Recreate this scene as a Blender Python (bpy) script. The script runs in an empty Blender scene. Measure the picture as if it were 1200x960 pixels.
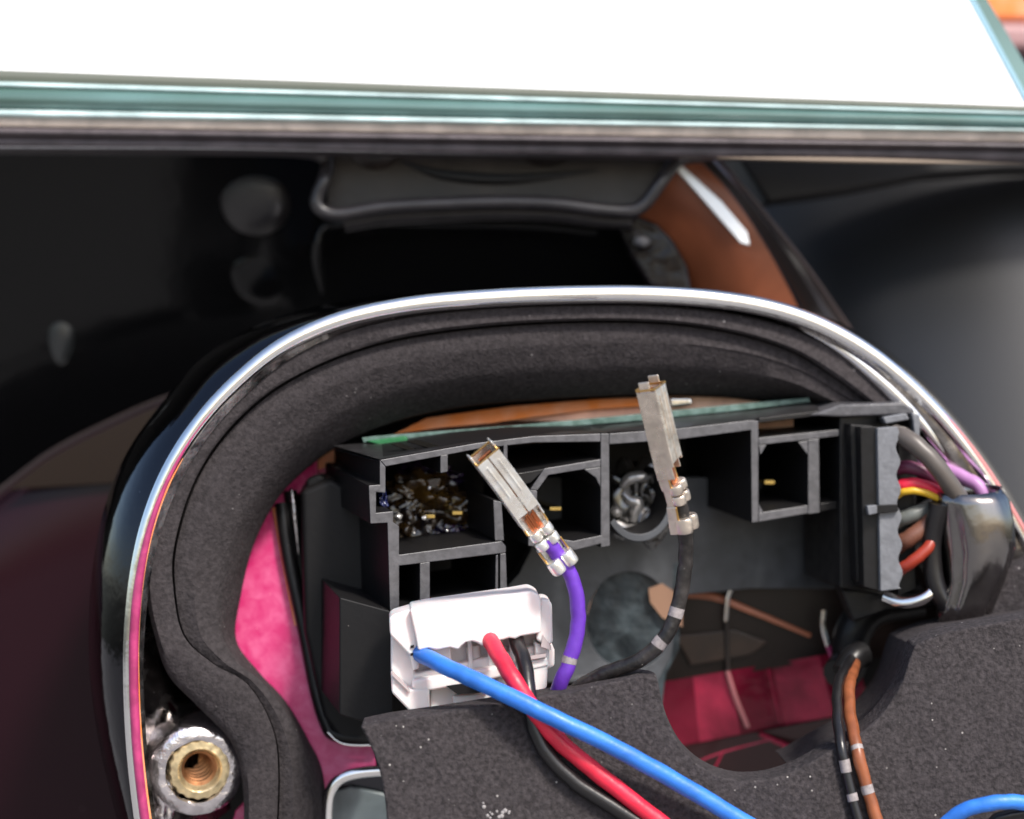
import bpy, bmesh, math, random
from mathutils import Vector, Matrix, noise
from mathutils.geometry import tessellate_polygon
R = math.radians
random.seed(7)
S = bpy.context.scene
C = S.collection
S.unit_settings.scale_length = 0.01            # one unit is a centimetre

# ------------------------------------------------------------ camera, sky, sun, exposure
D = 30.0                                       # camera to the terminals, cm
cd = bpy.data.cameras.new('camera'); cam = bpy.data.objects.new('camera', cd); C.objects.link(cam)
cam.location = (0, -D, 0); cam.rotation_euler = (R(90), 0, 0)
cd.sensor_width = 36; cd.lens = 36 * D / 12.0
cd.clip_start = 0.5; cd.clip_end = 500
cd.dof.use_dof = True; cd.dof.focus_distance = D - 0.4; cd.dof.aperture_fstop = 0.16; cd.dof.aperture_blades = 0
S.camera = cam
SUN_EL, SUN_ROT = 48, 146
w = bpy.data.worlds.new('World'); S.world = w; w.use_nodes = True
nt = w.node_tree; sk = nt.nodes.new('ShaderNodeTexSky'); sk.sky_type = 'NISHITA'; sk.sun_disc = False
sk.sun_elevation = R(SUN_EL); sk.sun_rotation = R(SUN_ROT); sk.air_density = 1.0; sk.dust_density = 2.5; sk.ozone_density = 0.7
bg = nt.nodes['Background']; bg.inputs[1].default_value = 0.15
nt.links.new(sk.outputs[0], bg.inputs[0])
sl = bpy.data.lights.new('sun', 'SUN'); sl.energy = 3.0; sl.angle = R(9); sl.color = (1, .95, .88)
so = bpy.data.objects.new('sun', sl); C.objects.link(so)
sd = Vector((math.sin(R(SUN_ROT)) * math.cos(R(SUN_EL)), math.cos(R(SUN_ROT)) * math.cos(R(SUN_EL)), math.sin(R(SUN_EL))))
so.rotation_euler = sd.to_track_quat('Z', 'Y').to_euler()
S.view_settings.view_transform = 'Standard'; S.view_settings.look = 'None'
S.view_settings.exposure = 0.55; S.view_settings.gamma = 1
S.cycles.max_bounces = 8; S.cycles.use_denoising = True

# ------------------------------------------------------------ materials
def mat(name, col, rough=.5, metal=0., spec=.5, bump=0., bscale=40., var=0., vscale=6., col2=None,
        speck=0., sscale=7., speckcol=(.45, .42, .40), coat=0., sss=0., big=0., bigscale=3., rvar=0., trans=0., ior=1.5, dens=0.55):
    m = bpy.data.materials.new(name); m.use_nodes = True
    t = m.node_tree; N = t.nodes; L = t.links; b = N['Principled BSDF']
    b.inputs['Base Color'].default_value = (*col, 1); b.inputs['Roughness'].default_value = rough
    b.inputs['Metallic'].default_value = metal; b.inputs['Specular IOR Level'].default_value = spec
    b.inputs['Coat Weight'].default_value = coat; b.inputs['Coat Roughness'].default_value = .06
    b.inputs['IOR'].default_value = ior
    if trans: b.inputs['Transmission Weight'].default_value = trans
    if sss:
        b.inputs['Subsurface Weight'].default_value = sss; b.inputs['Subsurface Scale'].default_value = .12
        b.inputs['Subsurface Radius'].default_value = (1, .6, .55)
    tc = N.new('ShaderNodeTexCoord'); out = None
    def noi(sc, det=3, dist=0.):
        n = N.new('ShaderNodeTexNoise'); n.inputs['Scale'].default_value = sc; n.inputs['Detail'].default_value = det
        n.inputs['Distortion'].default_value = dist
        L.new(tc.outputs['Object'], n.inputs['Vector']); return n
    def ramp(src, a, bb):
        r = N.new('ShaderNodeMapRange'); r.inputs[1].default_value = a; r.inputs[2].default_value = bb
        L.new(src, r.inputs[0]); return r.outputs[0]
    if var:
        n = noi(vscale, 5, .4); mx = N.new('ShaderNodeMix'); mx.data_type = 'RGBA'
        c2 = col2 or tuple(min(1, c * (1 + var)) for c in col); c1 = col if col2 else tuple(c * (1 - var * .6) for c in col)
        mx.inputs[6].default_value = (*c1, 1); mx.inputs[7].default_value = (*c2, 1)
        L.new(ramp(n.outputs[0], .35, .68), mx.inputs[0]); out = mx.outputs[2]
    if speck:
        v = N.new('ShaderNodeTexVoronoi'); v.inputs['Scale'].default_value = sscale
        L.new(tc.outputs['Object'], v.inputs['Vector'])
        lt = N.new('ShaderNodeMapRange'); lt.inputs[1].default_value = speck; lt.inputs[2].default_value = speck * .55
        L.new(v.outputs['Distance'], lt.inputs[0])
        g = noi(1.7, 2); gg = ramp(g.outputs[0], dens - .02, dens + .12)
        mu = N.new('ShaderNodeMath'); mu.operation = 'MULTIPLY'; L.new(lt.outputs[0], mu.inputs[0]); L.new(gg, mu.inputs[1])
        mx = N.new('ShaderNodeMix'); mx.data_type = 'RGBA'; L.new(mu.outputs[0], mx.inputs[0])
        if out: L.new(out, mx.inputs[6])
        else: mx.inputs[6].default_value = (*col, 1)
        mx.inputs[7].default_value = (*speckcol, 1); out = mx.outputs[2]
    if out: L.new(out, b.inputs['Base Color'])
    if rvar:
        n = noi(5, 4); r = N.new('ShaderNodeMapRange'); r.inputs[1].default_value = .3; r.inputs[2].default_value = .7
        r.inputs[3].default_value = max(.02, rough - rvar); r.inputs[4].default_value = min(1, rough + rvar)
        L.new(n.outputs[0], r.inputs[0]); L.new(r.outputs[0], b.inputs['Roughness'])
    last = None
    for st, sc in ((big, bigscale), (bump, bscale)):
        if st:
            n = noi(sc, 4); bp = N.new('ShaderNodeBump'); bp.inputs['Strength'].default_value = min(1, st)
            bp.inputs['Distance'].default_value = .30 / sc * max(1, st)
            L.new(n.outputs[0], bp.inputs['Height'])
            if last: L.new(last, bp.inputs['Normal'])
            last = bp.outputs[0]
    if last: L.new(last, b.inputs['Normal'])
    return m

foam = mat('foam_rubber', (.036, .031, .033), .9, spec=.25, bump=1.8, bscale=22, big=.5, bigscale=2.2, var=.55, vscale=20, speck=.10, sscale=7, dens=.5)
foam_g = mat('gasket_foam', (.037, .032, .034), .9, spec=.22, big=.4, bigscale=2, bump=1.4, bscale=30, var=.4, vscale=18, speck=.09, sscale=6, dens=.52, speckcol=(.3, .28, .28))
plastic = mat('black_plastic', (.010, .0095, .010), .38, spec=.28, bump=.12, bscale=14, speck=.05, sscale=6, rvar=.1, dens=.55, speckcol=(.2, .18, .17))
rimm = mat('worn_black_plastic_edge', (.078, .076, .082), .38, spec=.6, bump=.35, bscale=16, var=.3, vscale=9)  # black plastic lightened to paint the glare on front edges
plastic_m = mat('satin_black_plastic', (.009, .0085, .009), .5, spec=.22, bump=.12, bscale=10, speck=.05, sscale=6, dens=.5, speckcol=(.2, .18, .17))
rim_w = mat('satin_grey_plastic', (.16, .165, .18), .42, bump=.3, bscale=14, var=.2, vscale=9)
greyp = mat('grey_plastic_plate', (.058, .062, .070), .45, bump=.15, bscale=10, var=.3, vscale=3, speck=.05, sscale=9)
gloss = mat('gloss_black_shell', (.0045, .0045, .005), .14, spec=.28, speck=.045, sscale=4.5, big=.05, bigscale=.8, dens=.6, speckcol=(.16, .15, .15))
gloss_reflect = mat('dark_burgundy_enamel', (.016, .0035, .007), .18, spec=.22, speck=.05, sscale=4, dens=.52, speckcol=(.22, .15, .17))  # black gloss tinted to paint in a magenta reflection
cowl_r = mat('soft_grey_rubberised_body', (.0095, .0095, .0105), .36, spec=.6, bump=.1, bscale=20)
rubber = mat('dark_rubber_strip', (.075, .062, .068), .5, bump=.3, bscale=12, var=.4, vscale=2.5, speck=.05, sscale=9)
chrome = mat('bright_chrome', (.96, .95, .94), .14, 1, big=.06, bigscale=1.5)
dchrome = mat('smoked_chrome', (.055, .055, .062), .08, 1, big=.06, bigscale=1.0, speck=.06, sscale=9, dens=.5)  # chrome darkened to stand in for dark reflections
dchrome2 = mat('tarnished_chrome', (.30, .28, .27), .22, 1, big=.15, bigscale=1.6, var=.5, vscale=5, rvar=.1)  # darker chrome with random mottling
magenta = mat('magenta_enamel', (.56, .024, .145), .26, spec=.35, var=.3, vscale=5.5, col2=(.66, .10, .25), speck=.07, sscale=12, speckcol=(.8, .4, .5))  # magenta reflected in chrome, painted as the surface's own colour
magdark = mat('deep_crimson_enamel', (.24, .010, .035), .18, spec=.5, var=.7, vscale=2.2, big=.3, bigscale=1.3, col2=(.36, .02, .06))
mag_reflect = mat('magenta_inlay', (.38, .04, .14), .25, spec=.4, var=.3, vscale=5, coat=.3)
orange = mat('orange_enamel', (.90, .26, .06), .35, var=.4, vscale=3, col2=(.92, .38, .20))  # orange reflected in chrome; also the plain orange of the corner block
brownd = mat('dark_brown_lacquer', (.016, .009, .0075), .3, spec=.3, var=.5, vscale=1.2)
amber = mat('amber_brown_plastic', (.25, .075, .033), .35, spec=.4, var=.35, vscale=1.2)
smoke = mat('smoked_edge_plastic', (.028, .022, .020), .3, spec=.5)
white = mat('white_nylon', (.84, .76, .745), .36, spec=.45, sss=.6, bump=.1, bscale=12)
whitec = mat('white_card_face', (.85, .85, .85), .6)
ggreen = mat('green_glass_edge', (.045, .085, .06), .12, spec=.6, coat=.5, var=.5, vscale=.22, col2=(.12, .22, .21))
gaqua = mat('polished_glass_bevel', (.55, .70, .70), .15, spec=.8, coat=.5, var=.35, vscale=1.3, big=.2, bigscale=1)  # pale colour paints the highlights along the glass edge
beige = mat('beige_trim', (.50, .42, .36), .5, var=.35, vscale=2, speck=.06)
olive = mat('grey_green_glass_edge', (.14, .15, .12), .25, coat=.3)
pcbm = mat('pcb_edge', (.05, .10, .08), .5, var=.5, vscale=7, col2=(.14, .22, .20), bump=.4, bscale=14)
solder = mat('solder_mask_green', (.02, .15, .05), .4, bump=.4, bscale=10)
tin = mat('tinned_brass', (.97, .91, .82), .30, .8, big=.3, bigscale=4, bscale=20, var=.18, vscale=7, rvar=.08)
tin2 = mat('tinned_brass_aged', (.70, .61, .52), .32, .85, big=.3, bigscale=3.5, bump=.35, bscale=20, var=.25, vscale=6, rvar=.1)
goldedge = mat('bare_brass_edge', (.70, .42, .14), .28, 1)
copper = mat('copper_strand', (.62, .22, .10), .3, 1)
brass = mat('brass', (.74, .60, .36), .38, .8, var=.3, vscale=8, bump=.5, bscale=14, rvar=.1)
brassd = mat('brass_thread', (.40, .18, .08), .35, 1, var=.4, vscale=6)
alu = mat('cast_aluminium', (.78, .74, .76), .24, 1, bump=.5, bscale=16, big=.7, bigscale=5, var=.2, vscale=7)
gold = mat('gold_pin', (.85, .62, .22), .2, 1)
w_blue = mat('blue_insulation', (.03, .18, .66), .42, var=.25, vscale=2.5, bump=.25, bscale=9, speck=.05, sscale=7, rvar=.1, speckcol=(.3, .35, .5))
w_red = mat('red_insulation', (.66, .018, .05), .42, var=.25, vscale=2.5, bump=.25, bscale=9, speck=.05, sscale=7, rvar=.1, speckcol=(.6, .3, .3))
w_black = mat('black_insulation', (.012, .011, .012), .28, bump=.1, bscale=18)
w_dust = mat('dusty_black_insulation', (.022, .019, .018), .38, bump=.6, bscale=14, var=.9, vscale=6, speck=.08, sscale=9)
w_purple = mat('purple_insulation', (.13, .035, .42), .42, var=.2, vscale=4, bump=.2, bscale=16)
w_grey = mat('grey_insulation', (.10, .085, .075), .4)
w_plum = mat('plum_insulation', (.14, .03, .07), .4)
w_lilac = mat('lilac_insulation', (.42, .20, .42), .4)
w_yellow = mat('yellow_insulation', (.6, .36, .02), .4)
w_sage = mat('sage_insulation', (.14, .15, .14), .4)
w_brown = mat('brown_insulation', (.17, .07, .045), .4)
w_rust = mat('rust_red_insulation', (.30, .035, .018), .3)
w_tan = mat('tan_insulation', (.24, .075, .03), .35, var=.3, vscale=4)
w_mark = mat('white_wire_marking', (.27, .24, .24), .5, var=.3, vscale=20)
sleeve_m = mat('glossy_black_sleeve', (.22, .205, .20), .20, 1, coat=1, big=.10, bigscale=1.2)
gel = mat('clear_black_gel', (.02, .018, .016), .05, coat=1, spec=.9)
gel_amber = mat('amber_gel', (.10, .05, .006), .05, coat=1, spec=.9)
gel_blue = mat('blue_gel', (.008, .014, .09), .05, coat=1, spec=.9)
clearg = mat('clear_silicone', (.50, .48, .46), .08, coat=1, spec=1.0, metal=.6)
mottle = mat('mottled_grey_casting', (.006, .010, .013), .4, var=1., vscale=3.5, col2=(.05, .066, .075), bump=.5, bscale=5)
paleb = mat('pale_blue_grey_plate', (.22, .27, .28), .25, var=.3, vscale=2)
peach = mat('peach_enamel', (.85, .50, .36), .35, var=.3, vscale=3)

# ------------------------------------------------------------ helpers
def P(px, py, d=0.):
    """a point seen at (px, py) of the 1200 x 960 photograph, d cm behind the terminals' plane"""
    k = (D + d) / D
    return Vector(((px - 600) / 100 * k, d, (480 - py) / 100 * k))
def cm(pts, n=6, closed=False):
    """Catmull-Rom through points of any dimension"""
    out = []; m = len(pts); V = [Vector(p) for p in pts]
    for i in range(m if closed else m - 1):
        if closed: a, b, c, e = V[(i - 1) % m], V[i], V[(i + 1) % m], V[(i + 2) % m]
        else:
            b, c = V[i], V[i + 1]; a = V[i - 1] if i else b * 2 - c; e = V[i + 2] if i + 2 < m else c * 2 - b
        for j in range(n):
            t = j / n
            out.append(.5 * ((2 * b) + (c - a) * t + (2 * a - 5 * b + 4 * c - e) * t * t + (3 * b - a - 3 * c + e) * t ** 3))
    if not closed: out.append(V[-1])
    return out
ROOT = {}
def thing(name, label, cat, loc, group=None):
    o = bpy.data.objects.new(name, None); C.objects.link(o); o.location = loc; o.empty_display_size = .2
    o['label'] = label; o['category'] = cat
    if group: o['group'] = group
    ROOT[o.name] = Vector(loc); return o
def obj(name, bm, m, parent=None, bevel=0., smooth=False, label=None, seg=2, ang=35):
    me = bpy.data.meshes.new(name)
    bmesh.ops.recalc_face_normals(bm, faces=bm.faces)
    if parent: L = ROOT[parent.name]
    else:
        L = Vector(); 
        for v in bm.verts: L += v.co
        L /= max(1, len(bm.verts))
    for v in bm.verts: v.co -= L
    for f in bm.faces: f.smooth = smooth
    bm.to_mesh(me); bm.free()
    for mm in (m if isinstance(m, (list, tuple)) else [m]): me.materials.append(mm)
    o = bpy.data.objects.new(name, me); C.objects.link(o)
    if parent: o.parent = parent
    else: o.location = L
    ROOT[o.name] = L
    if bevel:
        b = o.modifiers.new('bevel', 'BEVEL'); b.width = bevel; b.segments = seg; b.limit_method = 'ANGLE'; b.angle_limit = R(ang)
        b.harden_normals = True
        for p in me.polygons: p.use_smooth = True
        if not smooth: me.set_sharp_from_angle(angle=R(ang))
    elif smooth: me.set_sharp_from_angle(angle=R(50))
    if label: o['label'] = label
    return o
def tag(o, label, cat, group=None):
    o['label'] = label; o['category'] = cat
    if group: o['group'] = group
    return o
def struct(o): o['kind'] = 'structure'; return o
def dd(d, x, y): return d(x, y) if callable(d) else d
def prism(bm, pts, d, vec, mi=0, back=None):
    """solid with its front outline at pixels pts and depth d, pushed back by the world vector vec"""
    vec = Vector(vec)
    F = [bm.verts.new(P(x, y, dd(d, x, y))) for x, y in pts]
    B = [bm.verts.new(v.co + vec) for v in F]
    n = len(F); fs = [bm.faces.new(F), bm.faces.new(B[::-1])]
    for i in range(n): fs.append(bm.faces.new((F[i], B[i], B[(i + 1) % n], F[(i + 1) % n])))
    for f in fs: f.material_index = mi
    return bm
def holed(bm, loops, d, vec):
    vec = Vector(vec); co = [[P(x, y, dd(d, x, y)) for x, y in lp] for lp in loops]
    flat = [p for lp in co for p in lp]
    tri = tessellate_polygon([[Vector(q) for q in lp] for lp in [[(x, y, 0) for x, y in l] for l in loops]])
    F = [bm.verts.new(p) for p in flat]; B = [bm.verts.new(p + vec) for p in flat]
    for a, b, c in tri:
        try: bm.faces.new((F[a], F[b], F[c])); bm.faces.new((B[c], B[b], B[a]))
        except ValueError: pass
    k = 0
    for lp in loops:
        n = len(lp)
        for i in range(n):
            a, b = k + i, k + (i + 1) % n
            bm.faces.new((F[a], B[a], B[b], F[b]))
        k += n
    return bm
def loft(bm, curves, closed=False):
    V = [[bm.verts.new(p) for p in c] for c in curves]; m = len(V)
    for i in range(m if closed else m - 1):
        a, b = V[i], V[(i + 1) % m]
        for j in range(len(a) - 1): bm.faces.new((a[j], a[j + 1], b[j + 1], b[j]))
    if closed:
        bm.faces.new([c[0] for c in V]); bm.faces.new([c[-1] for c in V][::-1])
    return bm
def tube(bm, pts, r, n=12, cap=True, flat=1.0):
    pts = [Vector(p) for p in pts]; up = Vector((.13, -1, .21)).normalized(); rings = []
    for i, p in enumerate(pts):
        t = (pts[min(i + 1, len(pts) - 1)] - pts[max(i - 1, 0)]).normalized()
        s = t.cross(up).normalized(); u = s.cross(t).normalized()
        rr = r[i] if isinstance(r, (list, tuple)) else (r(i / (len(pts) - 1)) if callable(r) else r)
        rings.append([bm.verts.new(p + (s * math.cos(2 * math.pi * k / n) + u * flat * math.sin(2 * math.pi * k / n)) * rr) for k in range(n)])
    for a, b in zip(rings, rings[1:]):
        for k in range(n): bm.faces.new((a[k], a[(k + 1) % n], b[(k + 1) % n], b[k]))
    if cap: bm.faces.new(rings[0]); bm.faces.new(rings[-1][::-1])
    return bm
def lathe(bm, prof, c, ax, n=48, wob=0.):
    """prof: (radius, height along ax)"""
    ax = Vector(ax).normalized(); s = ax.cross(Vector((0, 0, 1))).normalized(); u = s.cross(ax); c = Vector(c); rings = []
    for j, (r, h) in enumerate(prof):
        rings.append([bm.verts.new(c + ax * h + (s * math.cos(2 * math.pi * k / n) + u * math.sin(2 * math.pi * k / n)) *
                     (r * (1 + wob * noise.noise(Vector((math.cos(2 * math.pi * k / n) * 2.5, math.sin(2 * math.pi * k / n) * 2.5, j * .6)))))) for k in range(n)])
    for a, b in zip(rings, rings[1:]):
        for k in range(n): bm.faces.new((a[k], a[(k + 1) % n], b[(k + 1) % n], b[k]))
    return bm
def blob(bm, c, r, sq=(1, 1, 1), amp=.25, fr=3., sub=3):
    res = bmesh.ops.create_icosphere(bm, subdivisions=sub, radius=1)
    c = Vector(c)
    for v in res['verts']:
        k = 1 + amp * noise.noise(v.co * fr + c * 7)
        v.co = c + Vector((v.co.x * sq[0], v.co.y * sq[1], v.co.z * sq[2])) * r * k
    return bm
B = bmesh.new
def wirepath(pts, n=8): return cm([P(*p) for p in pts], n)

# ground far below the whole thing, unseen, added to bounce fill light upward
bm = B(); bm.faces.new([bm.verts.new(v) for v in ((-500, -500, -55), (500, -500, -55), (500, 500, -55), (-500, 500, -55))])
struct(obj('ground', bm, mat('pale_concrete', (.20, .19, .18), .8, var=.3, vscale=.05)))
# ============================================================ THE LARGE THINGS BEHIND
gloss2 = mat('bracket_gloss', (.010, .006, .007), .1, spec=.3, big=.6, bigscale=2)
lipm2 = mat('ridge_plastic', (.009, .009, .0095), .3, spec=.5)
# black shell behind the ring, leaning so that its top is nearer
t = thing('housing_shell', 'large glossy black shell with a moulded lip, behind the chrome ring', 'plastic shell', P(400, 400, 5))
def shd(x, y): return 4.2 + (y - 170) * .0075
bm = B(); g = []
for yy in range(140, 640, 20):
    row = []
    for xx in range(-260, 841, 30):
        dp = shd(xx, yy)
        dp += .25 * math.exp(-((xx - 350) / 26) ** 2 - ((yy - 320) / 60) ** 2) * -1 + .18 * math.sin(xx / 160.) * ((yy - 170) / 300)
        row.append(P(xx, yy, dp))
    g.append(row)
loft(bm, g); obj('shell_panel', bm, gloss, t, smooth=True)
bm = B()
c = P(298, 236, shd(298, 236) - .02); lathe(bm, [(.0001, .16), (.22, .15), (.36, .11), (.47, .02), (.50, -.12)], c, (-.1, -1, -.25), 36)
obj('round_boss', bm, mat('boss_plastic', (.020, .018, .019), .35, spec=.6, bump=.2, bscale=6), t, smooth=True)
bm = B(); c = P(308, 322, shd(308, 322)); lathe(bm, [(.0001, .04), (.25, .03), (.42, -.02), (.46, -.1)], c, (0, -1, -.3), 32)
obj('round_boss', bm, gloss, t, smooth=True)
# vertical rib with lighter colour painting in a soft highlight
bm = B(); blob(bm, P(72, 385, 5.97), .2, (1.0, .8, 2.6), 0, 1); obj('rib', bm, mat('rib_gloss', (.03, .032, .032), .25, spec=.6), t, smooth=True)
for q in ([(376, 268, 4.38), (372, 300, 4.75), (378, 345, 5.12)], [(470, 190, 4.08), (520, 205, 4.08), (600, 210, 4.08), (700, 200, 4.08)]):
    bm = B(); tube(bm, wirepath(q, 8), lambda f: .07 * math.sin(math.pi * f) + .01, 10); obj('moulded_ridge', bm, lipm2, t, smooth=True)
# moulded lip
lip = [(-60, 173), (150, 174), (300, 175), (352, 177), (376, 182), (384, 192), (380, 210), (373, 228), (372, 240), (382, 249), (402, 251),
       (450, 243), (520, 239), (590, 237), (650, 239), (705, 246), (738, 247), (756, 238), (775, 212), (792, 190), (806, 184), (826, 183)]
lipm = mat('lip_plastic', (.028, .025, .027), .32, spec=.6, var=.3, vscale=3)
bm = B(); tube(bm, wirepath([(x, y, 3.75 - (.0 if y < 200 else .15)) for x, y in lip], 5), .095, 14); obj('moulded_lip', bm, lipm, t, smooth=True)
bm = B(); tube(bm, wirepath([(x + 2, y + 12, 3.95) for x, y in lip[10:17]], 5), .11, 12); obj('moulded_lip', bm, lipm, t, smooth=True)
bm = B(); tube(bm, wirepath([(372, 285, 4.3), (378, 268, 4.3), (400, 262, 4.3), (500, 262, 4.3), (620, 264, 4.3), (700, 272, 4.3)], 6), .05, 8); obj('raised_edge', bm, gloss, t, smooth=True)
# recess inside the lip
recm = mat('recess_plastic', (.030, .023, .020), .4, spec=.5, bump=.15, bscale=4, var=.6, vscale=.9)
bm = B(); prism(bm, [(376, 160), (810, 160), (780, 200), (750, 240), (705, 242), (650, 236), (520, 236), (402, 246), (384, 240), (384, 200)], 4.1, (0, .1, 0)); obj('recess_panel', bm, recm, t)
for cx, cy, r in ((440, 165, .42), (640, 158, .46), (700, 160, .28)):
    bm = B(); lathe(bm, [(.0001, .08), (r * .4, .09), (r * .55, .16), (r * .8, .14), (r, .0)], P(cx, cy, 4.1), (0, -1, -.1), 32); obj('screw_boss', bm, recm, t, smooth=True)
# black clutter where the lip dies into the amber wedge
for pts, dz in (([(722, 256), (742, 250), (770, 262), (790, 282), (806, 312), (812, 345), (770, 350), (740, 300)], 4.3), ([(735, 262), (748, 268), (762, 290), (750, 296), (738, 280)], 4.1)):
    bm = B(); prism(bm, pts, dz, (0, .5, 0)); obj('bracket', bm, gloss2, t, bevel=.06, seg=3)
bm = B(); blob(bm, P(752, 283, 3.9), .09, (1.2, .5, .8)); obj('scratch', bm, rimm, t, smooth=True)

# tank panel, lower left: black gloss painted with its dark magenta reflection
bm = B(); g = []
edge = cm([(-250, 700), (-60, 612), (0, 574), (60, 530), (130, 494), (190, 468), (260, 446), (340, 430)], 6)
for k in range(9):
    row = []
    for p in edge:
        y = p[1] + (1150 - p[1]) * (k / 8.)
        row.append(P(p[0], y, 5.2 + .5 * (k / 8.) + (.25 if k == 0 else 0)))
    g.append(row)
loft(bm, g)
t = thing('tank_panel', 'dark burgundy glossy panel at lower left outside the ring', 'panel', P(60, 700, 5.3))
obj('panel_sheet', bm, gloss_reflect, t, smooth=True)
bm = B(); tube(bm, [P(p[0], p[1], 5.22) for p in edge], .035, 8); obj('panel_edge', bm, mat('panel_edge_plastic', (.03, .02, .018), .35), t, smooth=True)
bm = B(); g = []                      # brown upper band of that panel
for k in (0, 1):
    g.append([P(p[0], (p[1] + 6) if k == 0 else max(p[1] + 8, 574 + (p[0]) * -.06), 5.15) for p in edge if -60 <= p[0] <= 200])
loft(bm, g); obj('panel_band', bm, mat('brown_band_lacquer', (.014, .008, .0065), .2, spec=.35, speck=.05, sscale=4), t)

# amber wedge and its smoked edge
t = thing('amber_wedge', 'brown amber plastic wedge with a bright white line behind the ring', 'plastic wedge', P(860, 280, 4))
am = [(796, 186), (826, 184), (858, 222), (890, 270), (920, 320), (950, 372), (965, 420)]
bm = B(); L1 = cm([P(740, 256, 4.5), P(765, 290, 4.6), P(800, 330, 4.7), P(830, 400, 4.9)], 6)
L2 = cm([P(790, 192, 3.9), P(822, 240, 3.9), P(862, 300, 4.0), P(905, 400, 4.3)], 6)
L3 = cm([P(818, 186, 4.0), P(860, 232, 4.0), P(905, 302, 4.1), P(955, 400, 4.4)], 6)
L4 = [p + Vector((.1, .9, 0)) for p in L3]
mid = [(a + b) / 2 + Vector((0, -.06, 0)) for a, b in zip(L1, L2)]
loft(bm, [L1, mid, L2, L3, L4]); obj('amber_face', bm, amber, t, smooth=True)
bm = B(); E1 = cm([P(818, 185, 4.05), P(862, 232, 4.05), P(908, 302, 4.2), P(958, 392, 4.5)], 6)
E2 = cm([P(842, 186, 4.2), P(888, 240, 4.3), P(945, 312, 4.4), P(1008, 404, 4.7)], 6)
E1b = [(a + b) / 2 + Vector((0, -.16, 0)) for a, b in zip(E1, E2)]
loft(bm, [E1, E1b, E2, [p + Vector((.05, 1.2, 0)) for p in E2]]); obj('smoked_edge', bm, smoke, t, smooth=True)
bm = B(); tube(bm, E2, .03, 8); obj('edge_bead', bm, mat('edge_bead_brown', (.07, .045, .04), .4), t, smooth=True)
bm = B(); prism(bm, [(789, 195), (796, 191), (846, 236), (876, 272), (879, 288), (868, 285), (834, 246), (806, 214)], lambda x, y: 3.74 - (y - 240) * .001, (0, .06, 0)); obj('white_line', bm, mat('white_paint_line', (.95, .95, .93), .3, .3), t, bevel=.02)  # highlight on the rounded edge, painted as a white strip

# grey body at the right
bm = B(); g = []
for i in range(37):
    a = -90 + i * 5
    g.append([Vector((6.9 + 6.1 * math.sin(R(a)) * (1 + .004 * j), 11.2 - 4.8 * math.cos(R(a - 8)) - j * .27, 3.55 - j * .9 + .35 * math.sin(R(a)) * (j < 2))) for j in range(14)])
loft(bm, g)
t = thing('side_cowling', 'matt dark grey rounded body at the right edge with a soft sheen', 'body panel', P(1150, 400, 6))
obj('curved_face', bm, cowl_r, t, smooth=True)
bm = B(); prism(bm, [(860, 178), (1300, 178), (1300, 196), (1180, 198), (1090, 204), (1000, 222), (900, 236)], 5.0, (0, 1.2, 0)); obj('top_shoulder', bm, mat('shoulder_grey', (.022, .021, .022), .6), t, bevel=.05)
bm = B(); prism(bm, [(820, 150), (1500, 150), (1500, 1200), (820, 1200)], 12.0, (0, .2, 0)); obj('rear_panel', bm, plastic, t)

# ============================================================ WHITE PANEL WITH GREEN GLASS EDGE
t = thing('glass_panel', 'bright white panel with layered green glass edge across the top', 'glass panel', P(600, 60, 3))
def ey(x, a, b): return a + (b - a) * x / 1200.
GX = [-260, 0, 300, 600, 900, 1200, 1235]
def band(x0, ya, yb, d0, depth, m, name, bulge=.0, xs=None, **k):
    """strip whose upper edge runs ya=(left,right) and lower edge yb=(left,right)"""
    bm = B(); cs = []; n = 7
    xs = xs or GX
    for i in range(n + 1):
        f = i / n; cs.append([P(x, ey(x, *ya) * (1 - f) + ey(x, *yb) * f, d0 - bulge * math.sin(math.pi * f)) for x in xs])
    cs.append([p + Vector((0, depth, 0)) for p in cs[n]]); cs.append([p + Vector((0, depth, 0)) for p in cs[0]])
    loft(bm, cs, closed=True); return obj(name, bm, m, t, smooth=True, **k)
# face sheet leans back from its lower edge so that it catches the sky and the sun
bm = B()
fv = [P(-300, 73, 3.0), P(1200, 126, 3.0), P(1206, 126, 3.0), P(1140, 4, 3.9), P(1085, -90, 4.7), P(-300, -90, 4.7)]
F = [bm.verts.new(p) for p in fv]; Bk = [bm.verts.new(p + Vector((0, .28, -.10))) for p in fv]
bm.faces.new(F); bm.faces.new(Bk[::-1])
for i in range(6): bm.faces.new((F[i], Bk[i], Bk[(i + 1) % 6], F[(i + 1) % 6]))
obj('white_face', bm, whitec, t)
band(0, (82, 124), (96, 131), 2.97, .3, olive, 'upper_edge', .03)
band(0, (96, 131), (102, 135), 2.95, .3, gaqua, 'bright_bevel', .05)
band(0, (102, 135), (128, 150), 2.96, .3, ggreen, 'glass_core', .12)
band(0, (128, 150), (138, 155), 2.93, .3, gaqua, 'bright_bevel', .08)
band(0, (138, 155), (148, 166), 2.95, .3, beige, 'beige_trim', .02)
band(0, (148, 166), (160, 176), 3.0, .6, rubber, 'rubber_seal', .10)
band(0, (160, 176), (172, 188), 3.05, .6, rubber, 'rubber_seal', .03)
bm = B(); tube(bm, wirepath([(-100, 173, 3.0), (200, 174, 3.0), (380, 177, 3.0), (700, 184, 3.1)], 8), lambda f: .022 * (1 - f), 6); obj('seal_bead', bm, rimm, t, smooth=True)
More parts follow.
